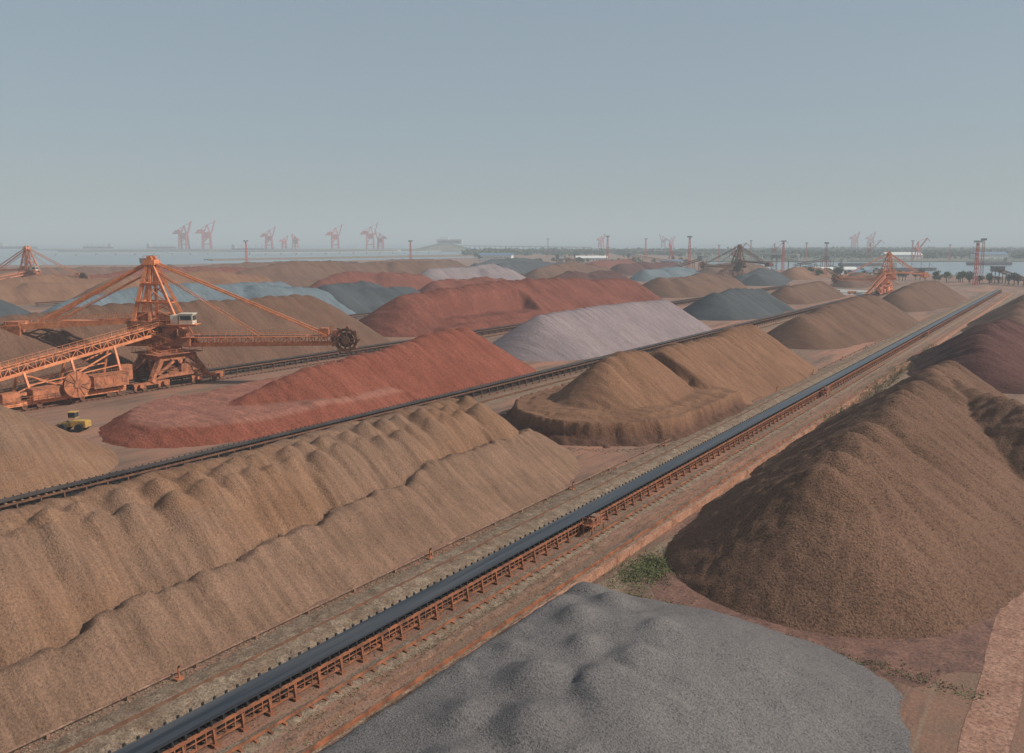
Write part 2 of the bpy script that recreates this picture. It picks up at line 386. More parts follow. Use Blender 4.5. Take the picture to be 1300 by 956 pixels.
pile('dark red-purple lump ore stockpile with uneven surface',M['darkred'],-42,4,208,324,.8,hfZ2)
def hfZ3(X,Y): return cones(X,Y,ridge([(-21,345,9),(-21,380,12),(-20,460,11.5)],6,1,.8,26),.66,1.5)+rough(X,Y,.5,.12,58,.2,.3)
pile('brown ore stockpile beside the belt conveyor',M['brown2'],-42,4,325,480,1.2,hfZ3)

# ------------------------------------------------------------------ land, water
def poly(name,pts,z,mat,depth=0,**kw):
    me=bpy.data.meshes.new(name); n=len(pts)
    v=[(x,y,z) for x,y in pts]; f=[tuple(range(n))]
    a=sum(pts[i][0]*pts[(i+1)%n][1]-pts[(i+1)%n][0]*pts[i][1] for i in range(n))
    if a<0: v.reverse()
    if depth:
        v+=[(x,y,z-depth) for x,y,_ in v]; f+=[(i,n+i,n+(i+1)%n,(i+1)%n) for i in range(n)]
    me.from_pydata(v,[],f); me.materials.append(mat); me.update()
    o=bpy.data.objects.new(name,me); COL.objects.link(o)
    for k,val in kw.items(): o[k]=val
    return o
L=lambda *a:[yard(r,d) for r,d in a]
poly('ground',L((-3000,-900),(3000,-900),(3000,500),(900,600),(640,690),(520,770),(430,880),(300,1000),(300,1240),(380,1700),(400,2300),(150,2600),(-60,1700),(-420,1300),(-520,1180),(-3000,1160)),0,M['ground'],4,kind='structure')
poly('far_shore',L((330,1400),(900,1420),(3000,1500),(6000,3000),(5000,5200),(1500,4200),(420,2900)),-.3,M['farland'],4,kind='structure')
poly('causeway',L((-560,1500),(0,1980),(120,2500),(60,2550),(-80,2100),(-600,1560)),-.2,M['track'],3,kind='structure')
poly('quay',L((-1800,3000),(-250,3050),(-250,3180),(-1800,3130)),4,M['concrete'],8,kind='structure')
poly('quay',L((-1500,2650),(-380,2665),(-380,2740),(-1500,2730)),4,M['concrete'],8,kind='structure')
poly('sea_water',L((-40000,-4000),(40000,-4000),(40000,60000),(-40000,60000)),-2.0,M['water'],0,kind='structure')
b=MB().box((0,0,98),(26000,26000,204)); 
hm=bpy.data.materials.new('haze_volume'); hm.use_nodes=True; nt=hm.node_tree; nt.nodes.clear()
out=nt.nodes.new('ShaderNodeOutputMaterial'); vs=nt.nodes.new('ShaderNodeVolumeScatter')
vs.inputs['Color'].default_value=(.88,.94,1,1); vs.inputs['Density'].default_value=.0003; vs.inputs['Anisotropy'].default_value=.0
va=nt.nodes.new('ShaderNodeVolumeAbsorption'); va.inputs['Color'].default_value=(.83,.92,.98,1); va.inputs['Density'].default_value=.0003
ad=nt.nodes.new('ShaderNodeAddShader'); nt.links.new(vs.outputs[0],ad.inputs[0]); nt.links.new(va.outputs[0],ad.inputs[1])
nt.links.new(ad.outputs[0],out.inputs['Volume'])
b.obj('sky_haze',hm,loc=(0,6000,0),kind='structure')

def strip(name,x0,x1,y0,y1,z,mat,amp=0,step=2.0,wb=1.0):
    ny=int((y1-y0)/step);nx=max(3,int((x1-x0)/.6)) if amp else 1
    v=[];f=[]
    rr=random.Random(int(x0*7)); ph=rr.uniform(0,6)
    for j in range(ny+1):
        for i in range(nx+1):
            x=x0+(x1-x0)*i/nx;y=y0+(y1-y0)*j/ny
            wob=wb*(.35*math.sin(y*.13+ph+i)+.25*math.sin(y*.37+i)+rr.uniform(-.2,.2))
            xx=x+(wob if i in (0,nx) else 0)
            zz=z+(amp*(1-abs(2*i/nx-1)**2)+random.uniform(-.2,.2)*amp if amp and 0<i<nx else 0)
            v.append((xx,y,zz))
    for j in range(ny):
        for i in range(nx):
            a=j*(nx+1)+i; f.append((a,a+1,a+nx+2,a+nx+1))
    o=MB();o.v=v;o.f=f
    return o.obj(name,mat,kind='structure')
strip('gravel_path',-58.5,-52.0,0,640,.01,M['gravel'],.55,.6)
strip('ballast_bed',-47.6,-45.4,0,500,.012,M['gravel'],.16,.6,.5)
strip('ballast_bed',-43.0,-41.2,0,500,.012,M['gravel'],.16,.6,.4)
strip('service_road',-39.5,-37,70,640,.006,M['track'])
strip('service_road',-110,-105,110,620,.006,M['track'])
strip('dust_track',-4.9,-2.0,40,160,.03,M['pink'],0,2.0,.35)
strip('pale_apron',-178,-118,560,620,.018,M['concrete'])
pts=[]
for i in range(90):
    a=2*math.pi*i/90; R=22.6+1.3*math.sin(a*5)+.9*math.sin(a*11+1)+.6*math.sin(a*23)
    pts.append((-21.5+R*math.cos(a)*(.78 if math.cos(a)<0 else 1),90+R*math.sin(a)))
poly('mud_ground',pts,.016,M['mud'],0,kind='structure')

for x,w,h,mt,lab in ((-44.2,.5,.3,'rustbeam','low ore-stained concrete rail beam beside the conveyor'),(-40.6,.55,.8,'kerb','long straight reddish-orange retaining kerb at the stockpile foot')):
    b=MB(); y=-5
    while y<640: b.box((random.uniform(-.03,.03),y+1.5,h/2),(w,2.96,h+random.uniform(-.04,.04)),random.uniform(-.006,.006)); y+=3
    b.obj('retaining_wall',M[mt],loc=(x,0,0),label=lab,category='low wall')
for x in (-55.4,-46.4,-42.1,-180.8,-191.2,-107.6,-118.4):
    b=MB().box((0,300,.38),(.12,660,.2))
    if x in (-55.4,-180.8,-191.2,-46.4):
        y=0
        while y<250: b.box((0,y,.18),(.8,.2,.14)); y+=1.3
    else: b.box((0,300,.18),(.3,660,.14))
    b.obj('rail_track',M['frame'] if x in (-46.4,-42.1) else M['rust'],loc=(x,0,.25 if x==-55.4 else 0),kind='structure')
b=MB().cyl((0,0,.4),(0,430,.4),.1,6)
for y in range(0,430,6): b.box((0,y,.17),(.25,.25,.34))
b.obj('water_pipe',M['rustbeam'],loc=(-59.0,0,0),label='thin rusty water pipe on short blocks along stockpile foot',category='pipe')
sp=None
for i in range(9):
    y=34+i*31
    if sp is None:
        r=empty('sprinkler',(-58.4,y,0),label='short orange dust-suppression sprinkler post beside the pipe',category='sprinkler',group='sprinklers along the pipe')
        MB().cyl((0,0,0),(0,0,1.1),.08,6).beam((0,0,.6),(-.6,0,.4),.08).box((0,0,.1),(.6,.6,.2)).obj('post',M['rustorange'],r)
        MB().cyl((0,0,1.1),(.3,0,1.4),.09,6).obj('nozzle',M['rust'],r); sp=r
    else: clone_tree(sp,(-58.4,y,0))
dp=None
for y in (83,190,330):
    if dp is None:
        r=empty('drive_platform',(-47.4,y,0),label='small orange steel platform with guard rail beside the belt',category='platform',group='small platforms beside the belt')
        b=MB().box((0,0,1.3),(1.4,3,.12)); b.rail((.7,-1.5,1.3),(.7,1.5,1.3),1,3); b.rail((-.7,-1.5,1.3),(.7,-1.5,1.3),1,2)
        for sx in (-.6,.6):
            for sy in (-1.4,1.4): b.beam((sx,sy,0),(sx,sy,1.3),.12)
        b.obj('deck',M['rustorange'],r); MB().box((0,.4,1.8),(.9,1.1,.8)).cyl((0,-.9,1.75),(0,-.2,1.75),.3,10).obj('motor',M['rustbeam'],r); dp=r
    else: clone_tree(dp,(-47.4,y,0))

# ------------------------------------------------------------------ conveyors
def conveyor(label,x,y0,y1,z,w,leg_step,fr,belt,maxlegs=100,group='belt conveyors in the yard',dense=False):
    r=empty('belt_conveyor',(x,y0,0),label=label,category='conveyor',group=group)
    Lg=y1-y0; hw=w/2
    b=MB(); prof=[(-hw,z+.30),(-hw*.5,z+.06),(0,z+.02),(hw*.5,z+.06),(hw,z+.30)]
    n=int(Lg/6)
    for j in range(n+1):
        for px,pz in prof: b.v.append((px,Lg*j/n,pz))
    for j in range(n):
        for i in range(4): a=j*5+i; b.f.append((a,a+1,a+6,a+5))
    bo=b.obj('belt',M[belt],r); bo.data.polygons.foreach_set('use_smooth',[True]*len(bo.data.polygons))
    MB().box((0,Lg/2,z-.75),(w*.8,Lg,.04)).obj('return_belt',M['black'],r)
    b=MB()
    for s in (-1,1):
        b.box((s*(hw+.2),Lg/2,z-.1),(.14,Lg,.26))
        if dense:
            b.box((s*(hw+.24),Lg/2,.42),(.12,Lg,.16))
            b.box((s*(hw+.24),Lg/2,.95),(.07,Lg,.08))
            k=.4
            while k<min(Lg,330):
                b.beam((s*(hw+.22),k,z-.22),(s*(hw+.22),k,.45),.09)
                k+=.8
    b.obj('stringer_frame',M[fr],r)
    b=MB()
    for k in range(int(Lg/1.0)):
        y=k*1.0+.5
        b.cyl((-hw*.45,y,z-.1),(hw*.45,y,z-.1),.09,5)
        for s in (-1,1):
            b.cyl((s*hw*.45,y,z-.1),(s*(hw+.1),y,z+.24),.09,6)
            b.beam((s*(hw+.16),y,z),(s*(hw+.18),y,z+.4),.16)
        b.box((0,y,z-.24),(w,.1,.08))
        b.cyl((-hw-.1,y+.5,z-.8),(hw+.1,y+.5,z-.8),.1,5)
    b.obj('idler_rollers',M['black'],r,kind='stuff')
    def leg(b,y):
        for s in (-1,1):
            b.beam((s*(hw+.24),y,z-.26),(s*(hw+.45),y,0),.15)
            b.box((s*(hw+.45),y,.1),(.45,.5,.2))
        b.beam((-hw-.35,y,z-.95),(hw+.35,y,z-.95),.12)
        return b
    base=None; N=int(Lg/leg_step); rest=MB()
    for k in range(N):
        y=k*leg_step+1
        if k<maxlegs:
            if base is None: base=leg(MB(),0).obj('support_leg',M[fr],r,loc=(0,y,0))
            else:
                c=clone(base,r); c.location=(0,y,0)
        else: leg(rest,y)
    if rest.v: rest.obj('support_leg',M[fr],r,kind='stuff')
    return r
conveyor('long belt conveyor with blue-black belt on rusty orange legs',-49.8,8,655,1.5,2.2,2.4,'frame','belt',dense=True)
conveyor('rusty dark belt conveyor running between two ore beds',-113,10,620,1.9,1.8,3.0,'rust','belt2')
conveyor('dusty belt conveyor under the orange reclaimer',-186,20,620,1.9,2.2,4.0,'rust','belt2',60)
conveyor('distant dusty belt conveyor between grey and brown stockpiles',-272,60,800,1.9,2.2,8.0,'rust','belt2',20)
conveyor('distant dusty belt conveyor between far stockpiles',-372,100,860,1.9,2.2,10.0,'rust','belt2',20)
conveyor('distant rusty belt conveyor near the basin',-465,200,860,1.9,2.2,10.0,'rust','belt2',20)

# ------------------------------------------------------------------ stacker reclaimer
def reclaimer(label,loc,ang,track=0,fr='orange',low='rustorange',group='bucket-wheel stacker reclaimers'):
    R=empty('stacker_reclaimer',loc,label=label,category='stacker reclaimer',group=group)
    b=MB()
    for sx in (-1,1):
        for sy in (-1,1):
            X=sx*5.2;Y=sy*7.5
            b.beam((X,Y-4.5,1.9),(X,Y+4.5,1.9),.8,.7)
            for q in (-3,3): b.beam((X,Y+q-1.4,1.3),(X,Y+q+1.4,1.3),.75,.6); b.box((X+sx*.8,Y+q,1.7),(.8,.9,.8))
            b.beam((X,Y,2),(X*.8,Y*.55,7.6),1.3,1.3)
            b.beam((X,Y,2.4),(X,Y*.2,6.6),.6,.6)
        b.beam((sx*5.2,-7.5,3.2),(sx*5.2,7.5,3.2),.6,.9)
        b.beam((sx*4.2,-5,7.6),(sx*4.2,5,7.6),1.3,1.6)
        b.box((sx*4.6,sx*2.0,4.6),(1.4,3.0,2.0))
        b.rail((sx*6,-7.5,4),(sx*6,7.5,4),1,8,.06)
    for sy in (-1,1): b.beam((-4.6,sy*4.4,7.6),(4.6,sy*4.4,7.6),1.3,1.7); b.beam((-5,sy*7,3.4),(0,sy*5,7),.35); b.beam((5,sy*7,3.4),(0,sy*5,7),.35)
    b.rail((-5.5,-6,8.4),(5.5,-6,8.4),1.1,7); b.rail((5.9,-6,8.4),(5.9,6,8.4),1.1,7); b.box((0,0,8.3),(12,12.2,.15))
    b.box((0,-1,6),(2.6,5,2.6))
    b.obj('portal',M[low],R)
    wh=None
    pts=[(sx*5.2,sy*7.5+q,.95) for sx in (-1,1) for sy in (-1,1) for q in (-4,-2,2,4)]
    pts+=[(sx*5.2,y,.95) for sx in (-1,1) for y in (-15.5,-18,-24,-27,-33,-36,-41,-44)]
    for p in pts:
        if wh is None: wh=MB().cyl((-.35,0,0),(.35,0,0),.55,12).obj('wheel',M['rust'],R,loc=p)
        else:
            c=clone(wh,R); c.location=p
    MB().cyl((0,0,8.2),(0,0,9.8),3.6,20).cyl((0,0,9.8),(0,0,10.3),4.2,20).obj('slewing_ring',M[low],R)
    b=MB()
    for s in (-1,1):
        b.beam((-9,s*2.8,11.1),(7,s*2.8,11.1),.8,2.0)
        b.beam((-8,s*2.8,15.8),(4,s*2.8,15.2),.7,1.1)
        b.beam((-7,s*2.8,11),(-4,s*2.8,16),.8); b.beam((0,s*2.8,11),(-4,s*2.8,16),.6); b.beam((0,s*2.8,11),(4,s*2.8,15),.8); b.beam((-8,s*2.8,11),(-8,s*2.8,16),.4); b.beam((6,s*2.8,11.5),(4,s*2.8,15),.4)
        b.rail((-9,s*3.8,12.3),(7.5,s*3.8,12.3),1.1,12,.06); b.rail((-8,s*3.3,16.5),(4,s*3.3,16),1.1,9,.06)
    b.box((-1,0,12.2),(16.6,7.8,.2)); b.box((-6,0,13.9),(5,4.6,3.2)); b.box((1.8,-1,13.6),(3,3.6,2.6))
    b.box((2.6,1.6,13.3),(2.4,2,1.9)); b.box((-2.4,-.6,13.7),(2.0,3.6,2.8)); b.box((-2,0,16.3),(10,5,.18)); b.box((-5,0,17.3),(3.4,3.6,2)); b.cyl((0,-1.8,17.2),(0,1.8,17.2),.9,12)
    b.box((5.2,-2.2,13.2),(2,1.6,1.8)); b.cyl((-1,-2.9,9.6),(3,-2.9,9.6),.45,8); b.box((-4,-3.4,13),(1.2,.8,1.4)); b.box((1.5,-1,17.2),(1.4,1.2,1.6))
    b.obj('slewing_platform',M[low],R,rz=ang)
    b=MB()
    top=Vector((-2.6,0,30.6))
    for s in (-1,1):
        b.beam((-7.0,s*2.6,15.5),top+Vector((-.5,s*1.2,0)),.75,.85)
        b.beam((4.2,s*2.6,15.3),top+Vector((.5,s*1.2,-.3)),.6,.7)
        b.beam((-2.8,s*2.4,15.5),top+Vector((0,s*1.2,-.5)),.65,.65)
        b.beam((-5.4,s*2.2,21),(1.6,s*2.2,20.6),.38); b.beam((-4.2,s*1.8,25.5),(-.5,s*1.8,25.2),.32)
        b.beam((-5.4,s*2.2,21),(2.9,s*2.4,17.2),.24); b.beam((1.6,s*2.2,20.6),(-6,s*2.4,17.2),.24)
        b.beam((-4.2,s*1.8,25.5),(1.6,s*2.2,20.6),.22); b.beam((-.5,s*1.8,25.2),(-5.4,s*2.2,21),.2)
        b.rail((-6,s*2.8,21.2),(2,s*2.8,20.9),1,6,.06); b.beam((-6,s*2.6,21.15),(2,s*2.6,20.85),.6,.08)
        b.rail((-4.6,s*2.3,25.6),(-.1,s*2.3,25.4),1,4,.06); b.beam((-4.6,s*2.1,25.6),(-.1,s*2.1,25.4),.5,.08)
    for z,xx in ((21,-5.4),(25.5,-4.2),(20.6,1.6)): b.beam((xx,-2.1,z),(xx,2.1,z),.35)
    for k in range(14): b.beam((-7.4+k*.3,-2.95,16+k*.95),(-7.4+k*.3,-2.45,16+k*.95),.07)
    b.box(top,(2.8,3.6,1.2)); b.rail(top+Vector((-1.3,-1.7,.6)),top+Vector((1.3,-1.7,.6)),1,3); b.rail(top+Vector((-1.3,1.7,.6)),top+Vector((1.3,1.7,.6)),1,3)
    for k in range(2): b.cyl(top+Vector((0,-1.2+k*2.4-.3,.9)),top+Vector((0,-1.2+k*2.4+.3,.9)),.7,12)
    b.obj('mast',M[fr],R,rz=ang)
    b=MB()
    for s in (-1,1):
        b.beam(top+Vector((.6,s*1.1,0)),(40.5,s*1.5,12.3),.34,.4)
        b.beam(top+Vector((-.6,s*1.1,0)),(-30,s*2,16.2),.45,.55)
        b.beam(top+Vector((-.6,s*.6,-2.5)),(-26,s*1.5,16.4),.2,.24)
        b.beam(top+Vector((.9,s*.8,-2.2)),(24,s*1.3,12),.16,.2)
    b.obj('stay',M[fr],R,rz=ang)
    b=MB().truss((5,0,10.9),(43,0,11.2),2.8,2.2,24,.26)
    for s in (-1,1):
        b.rail((5,s*2.2,12.1),(42,s*2.2,12.4),1.1,28,.06); b.beam((5,s*1.95,12.0),(42,s*1.95,12.35),.7,.08)
        b.beam((4,s*1.45,10.1),(41,s*1.45,10.4),.3,.5)
    b.obj('boom',M[fr],R,rz=ang)
    MB().box((23,0,12.25),(40,1.5,.12)).obj('boom_belt',M['black'],R,rz=ang)
    yc=-2.0
    b=MB(); c=Vector((45.2,yc,11.4)); r=2.6;n=26
    for s in (-.5,.5):
        for i in range(n):
            a0=2*math.pi*i/n;a1=2*math.pi*(i+1)/n
            b.beam(c+Vector((r*math.cos(a0),s,r*math.sin(a0))),c+Vector((r*math.cos(a1),s,r*math.sin(a1))),.2,.55)
        for i in range(10):
            a0=2*math.pi*i/10+.2; b.beam(c+Vector((0,s,0)),c+Vector((r*math.cos(a0),s,r*math.sin(a0))),.24,.3)
    b.cyl(c+Vector((0,-.9,0)),c+Vector((0,2.2,0)),1.0,14); b.cyl(c+Vector((0,.56,0)),c+Vector((0,.66,0)),1.9,22)
    w=b.obj('bucket_wheel',M['rust'],R,rz=ang)
    bk=None
    for i in range(9):
        a0=2*math.pi*i/9
        if bk is None: bk=MB().prism((0,-.8,0),(0,.8,0),[(-.15,-.5),(.25,-.55),(.75,-.15),(.9,.45),(.55,.3),(.1,.4)]).obj('bucket',M['rust'],w)
        else: bk=clone(bk,w)
        bk.location=(c.x+math.cos(a0)*2.75,yc,c.z+math.sin(a0)*2.75); bk.rotation_euler=(0,-a0,0)
    MB().beam((41,1.4,11.2),(46.4,1.4,11.4),.9,1.5).box((42.4,1.4,12.8),(2.2,1.6,1.5)).box((39.6,0,13.4),(2.2,2.4,1.6)).rail((38.5,-2,13.0),(41.5,-2,13.0),1,4).beam((39,0,12.4),(41.6,.6,14.8),.4).obj('wheel_drive',M['rustorange'],R,rz=ang)
    b=MB()
    for s in (-1,1):
        b.beam((-6,s*2.2,16.3),(-38,s*2.2,14.6),.6,1.3)
        b.rail((-6,s*2.6,17),(-38,s*2.6,15.3),1.1,20,.06)
    for i in range(10): b.beam((-7-i*3.4,-2.2,16.2-i*.17),(-7-i*3.4,2.2,16.2-i*.17),.35)
    b.box((-21,0,16.25),(8,3.6,.12))
    b.obj('counterweight_arm',M[fr],R,rz=ang)
    MB().box((-37,0,13.6),(5,6,3)).box((-37,0,15.5),(3.6,4.4,1)).obj('counterweight',M[low],R,rz=ang)
    cab=MB().box((7.0,-3.6,16.9),(3.2,2.6,2.4)).box((7.0,-3.6,18.2),(3.6,3.0,.2)).box((4.0,-3.4,16.8),(1.8,2.2,2.1)).obj('operator_cab',M['cream'],R,rz=ang)
    MB().box((8.63,-3.6,17.2),(.06,2.2,1.2)).box((7.0,-4.93,17.2),(2.6,.06,1.0)).obj('window',M['glass'],cab)
    MB().beam((3,-3.6,15.3),(9,-3.6,15.3),.3,.5).beam((3.5,-2.6,15.4),(8.4,-2.6,15.4),.25,.4).box((6,-3.6,15.6),(7,3.6,.12)).rail((2.5,-5.4,15.7),(9.5,-5.4,15.7),1,7,.06).obj('cab_platform',M[fr],R,rz=ang)
    b=MB()
    for k in range(3):
        sx=1 if k%2 else -1
        b.beam((-3*sx,-4.3,9.0+k*2.3-2),(3*sx,-4.3,9.0+k*2.3+.3),.7,.14); b.rail((-3*sx,-4.7,9+k*2.3-2),(3*sx,-4.7,9+k*2.3+.3),1,5)
    b.obj('stairs',M[fr],R,rz=ang)
    b=MB().truss((0,-3,13.9),(0,-42,7.0),2.8,2.0,22,.24).truss((0,-42,7),(0,-72,1.9),2.4,1.0,12,.2)
    for s in (-1,1):
        b.beam((s*1.45,-3,13.2),(s*1.45,-42,6.3),.2,.5)
        b.rail((s*1.9,-3,14.9),(s*1.9,-42,8.0),1.1,24,.06)
        for y,z in ((-14,11.4),(-24,9.6),(-34,7.8),(-42,6.4)):
            b.beam((s*1.3,y,z),(s*5.2,y,1.6),.45,.45)
        b.beam((s*5.2,-14,1.7),(s*5.2,-44,1.7),.7,.9)
        b.beam((s*1.6,-15,9.8),(s*4.4,-33,2.6),.28); b.beam((s*1.6,-33,6.8),(s*4.4,-24,2.6),.28); b.beam((s*3,-14,7),(s*3,-34,5),.25)
    b.obj('tripper_frame',M[fr],R)
    MB().beam((0,-2,14.8),(0,-42,7.85),1.5,.1).beam((0,-42,7.5),(0,-72,2.2),1.6,.1).obj('tripper_belt',M['black'],R)
    b=MB().box((5.6,-18,4.2),(3,8,2.8)).box((5.6,-18,5.7),(3.3,8.4,.2)).box((5.4,-32,3.4),(3,5.5,2.2)).box((5.4,-32,4.6),(3.2,5.8,.15)).box((2,-22,3.4),(3,14,2.4)).box((4.6,-38.5,3.2),(2.4,3.4,2.2)).box((2.4,-12.5,5),(2,3,3.6))
    for k in range(4): b.box((7.15,-21+k*2,4.3),(.08,1.2,1.4))
    b.rail((7.2,-22.2,5.8),(7.2,-13.8,5.8),1,6,.06); b.rail((7.0,-44,2.2),(7.0,-13,2.2),1.1,18,.06)
    b.obj('electrical_house',M[low],R)
    c=Vector((7.6,-26,4.6)); b=MB().cyl(c+Vector((-.35,0,0)),c+Vector((-.28,0,0)),2.9,24).cyl(c+Vector((.28,0,0)),c+Vector((.35,0,0)),2.9,24).cyl(c+Vector((-.6,0,0)),c+Vector((.6,0,0)),.8,12)
    for i in range(12):
        a=i*math.pi/6; b.beam(c+Vector((.42,0,0)),c+Vector((.42,2.9*math.cos(a),2.9*math.sin(a))),.16)
    b.beam((7,-26,1.6),(7,-26,4.6),.6)
    b.obj('cable_reel',M[low],R)
    R.rotation_euler[2]=track
    return R
reclaimer('large faded orange bucket-wheel reclaimer with tall mast and stays',(-186,110,0),math.radians(36.5))
reclaimer('distant rusty orange reclaimer working beyond the stockpiles',(-588,252,0),math.radians(20),0,'orange','rustorange')
s3=reclaimer('distant orange stacker with boom turned over the bed',(-113,594,0),math.radians(222),0,'orange','orange'); s3.scale=(.78,.78,.88)
reclaimer('distant dark rusty reclaimer between far stockpiles',(-272,743,0),math.radians(160),0,'rust','rust')

# ------------------------------------------------------------------ wheel loader
def loader(loc,rz):
    R=empty('wheel_loader',loc,rz,label='yellow wheel loader with raised cab and front bucket on red dust',category='wheel loader')
    MB().box((-1.6,0,1.7),(3.0,1.9,1.2)).box((-.1,0,1.3),(1,1,.7)).box((1.5,0,1.3),(2.2,1.2,.8)).box((-3.1,0,1.5),(.4,2.3,1.2)).obj('body',M['yellow'],R)
    cb=MB().box((-.2,0,2.9),(1.5,1.6,.15)).box((-.2,0,4.1),(1.7,1.8,.15)).obj('cab',M['yellow'],R)
    MB().box((-.2,0,3.5),(1.4,1.5,1.04)).obj('window',M['glass'],cb)
    b=MB()
    for s in (-.6,.6): b.beam((1.2,s,2.0),(3.4,s,.9),.2,.4)
    b.obj('lift_arm',M['yellow'],R)
    MB().prism((3.9,-1.5,.8),(3.9,1.5,.8),[(-.6,-.6),(.9,-.65),(.95,-.55),(-.3,-.3),(-.4,.5),(-.6,.6)]).obj('bucket',M['rust'],R)
    w=None
    for x in (-1.9,1.7):
        for s in (-1.15,1.15):
            if w is None: w=MB().cyl((0,-.35,0),(0,.35,0),.85,16).obj('wheel',M['black'],R,loc=(x,s,.85))
            else:
                c=clone(w,R); c.location=(x,s,.85)
loader((-154.5,71.5,.02),math.radians(215)); bpy.data.objects['wheel_loader'].scale=(.9,)*3

# ------------------------------------------------------------------ masts, cranes, towers
def place(u,d): # bearing expressed as slope right/ahead, distance ahead
    return yard(u*d/1.008,d)
def lattice(h):
    b=MB(); w0,w1=2.6,1.2;n=9
    cs=((-1,-1),(1,-1),(1,1),(-1,1))
    for sx,sy in cs: b.beam((sx*w0/2,sy*w0/2,0),(sx*w1/2,sy*w1/2,h),.3)
    for i in range(n):
        z0=h*i/n;z1=h*(i+1)/n;a=w0+(w1-w0)*i/n;c=w0+(w1-w0)*(i+1)/n
        for j in range(4):
            p,q=cs[j],cs[(j+1)%4]
            b.beam((p[0]*a/2,p[1]*a/2,z0),(q[0]*c/2,q[1]*c/2,z1),.18); b.beam((p[0]*c/2,p[1]*c/2,z1),(q[0]*c/2,q[1]*c/2,z1),.16)
    return b
base=None
for u,d,s in ((-.334,1050,1),(-.1275,1080,1),(.12,1250,1.2),(.168,1500,1.1),(.223,1000,1.15),(.341,900,1),(.395,780,.95),(.585,640,1),(.592,700,1.05),(.503,1380,1),(.045,1700,1.1),(.30,1500,1),(.26,1300,.8),(.37,1300,.9),(.55,1420,.8)):
    x,y=place(u,d)
    if base is None:
        base=empty('light_tower',(x,y,0),label='tall rusty red lattice floodlight tower over the yard',category='light tower',group='lattice floodlight towers')
        lattice(34).obj('lattice_mast',M['dusk_red'],base)
        MB().box((0,0,34.3),(4.4,4.4,.3)).box((0,-2,35.2),(4.2,.5,1.2)).box((0,2,35.2),(4.2,.5,1.2)).obj('lamp_head',M['steelgrey'],base)
    else: clone_tree(base,(x,y,0),random.random(),s)
def quay_crane():
    r=empty('quay_crane',(0,0,0),label='red ship-unloader gantry crane with raised boom on the quay',category='port crane',group='gantry cranes on the quay')
    b=MB()
    for x in (-13,13):
        for y in (-12,12):
            b.beam((x,y,0),(x*.85,y*.7,52),4.6)
        b.beam((x,-12,14),(x,12,14),3.2); b.beam((x*.9,-9,50),(x*.9,9,50),3.5); b.beam((x,-12,14),(x*.9,8,50),2)
    for y in (-9,9): b.beam((-12,y,50),(12,y,50),3.5); b.beam((-13,y,16),(13,y,16),3.4); b.beam((-13,y,20),(11,y,48),2.4)
    b.obj('portal_frame',M['dusk_red'],r)
    b=MB()
    for y in (-3.5,3.5):
        b.beam((-36,y,53),(16,y,53),4); b.beam((16,y,53),(28,y,94),3.2); b.beam((10,y,52),(4,0,80),3.2); b.beam((-10,y,52),(4,0,80),3)
        b.beam((4,0,80),(-34,y,54),1.6); b.beam((4,0,80),(26,y,88),1.2)
    for i in range(8): b.beam((16+i*1.5,-3,53+i*5),(16+i*1.5,3,53+i*5),1.6)
    b.obj('boom',M['dusk_red'],r)
    MB().box((-18,0,59),(20,12,10)).box((0,-5,42),(16,8,12)).obj('machinery_house',M['dusk_red'],r)
    return r
qc=None
for u,d,rz,s in ((-.412,3000,0,1.08),(-.383,3000,.2,1.12),(-.305,3000,.1,.88),(-.272,3010,2.6,.6),(-.286,3010,.6,.53),(-.222,3000,.3,.98),(-.178,3000,.2,1.04),(-.165,3020,3,.73),(.112,3600,.5,.7),(.19,3800,2.8,.7),(.2,3850,.3,.6),(.43,3600,.2,.8),(.45,3700,.2,.8)):
    x,y=place(u,d); z=4 if u<0 else 0
    rz=TH+rz
    if qc is None: qc=quay_crane(); qc.location=(x,y,z); qc.rotation_euler[2]=rz; qc.scale=(s,)*3
    else: clone_tree(qc,(x,y,z),rz,s)
def jib():
    r=empty('portal_crane',(0,0,0),label='red slewing portal crane beside the basin',category='port crane',group='slewing portal cranes by the basin')
    b=MB()
    for x in (-5,5):
        for y in (-5,5): b.beam((x,y,0),(x*.4,y*.4,16),1.3)
    b.box((0,0,17),(6,6,2)); b.obj('portal_frame',M['dusk_red'],r)
    MB().box((-2,0,20),(9,6,5)).beam((0,0,22),(0,0,34),1.6).obj('machinery_house',M['dusk_red'],r)
    MB().truss((2,0,20),(20,0,40),1.6,1.6,7,.4).beam((0,0,34),(20,0,40),.5).beam((20,0,40),(27,0,33),.7).beam((0,0,34),(-7,0,22),.8).obj('boom',M['dusk_red'],r)
    return r
jc=None
for u,d,rz,s in ((.45,1500,.3,.9),(.51,1500,.9,1.0),(.28,1150,.5,.8),(.2,1350,2.2,.8),(.33,1500,.3,.9)):
    x,y=place(u,d)
    if jc is None: jc=jib(); jc.location=(x,y,0); jc.rotation_euler[2]=rz; jc.scale=(s,)*3
    else: clone_tree(jc,(x,y,0),rz,s)
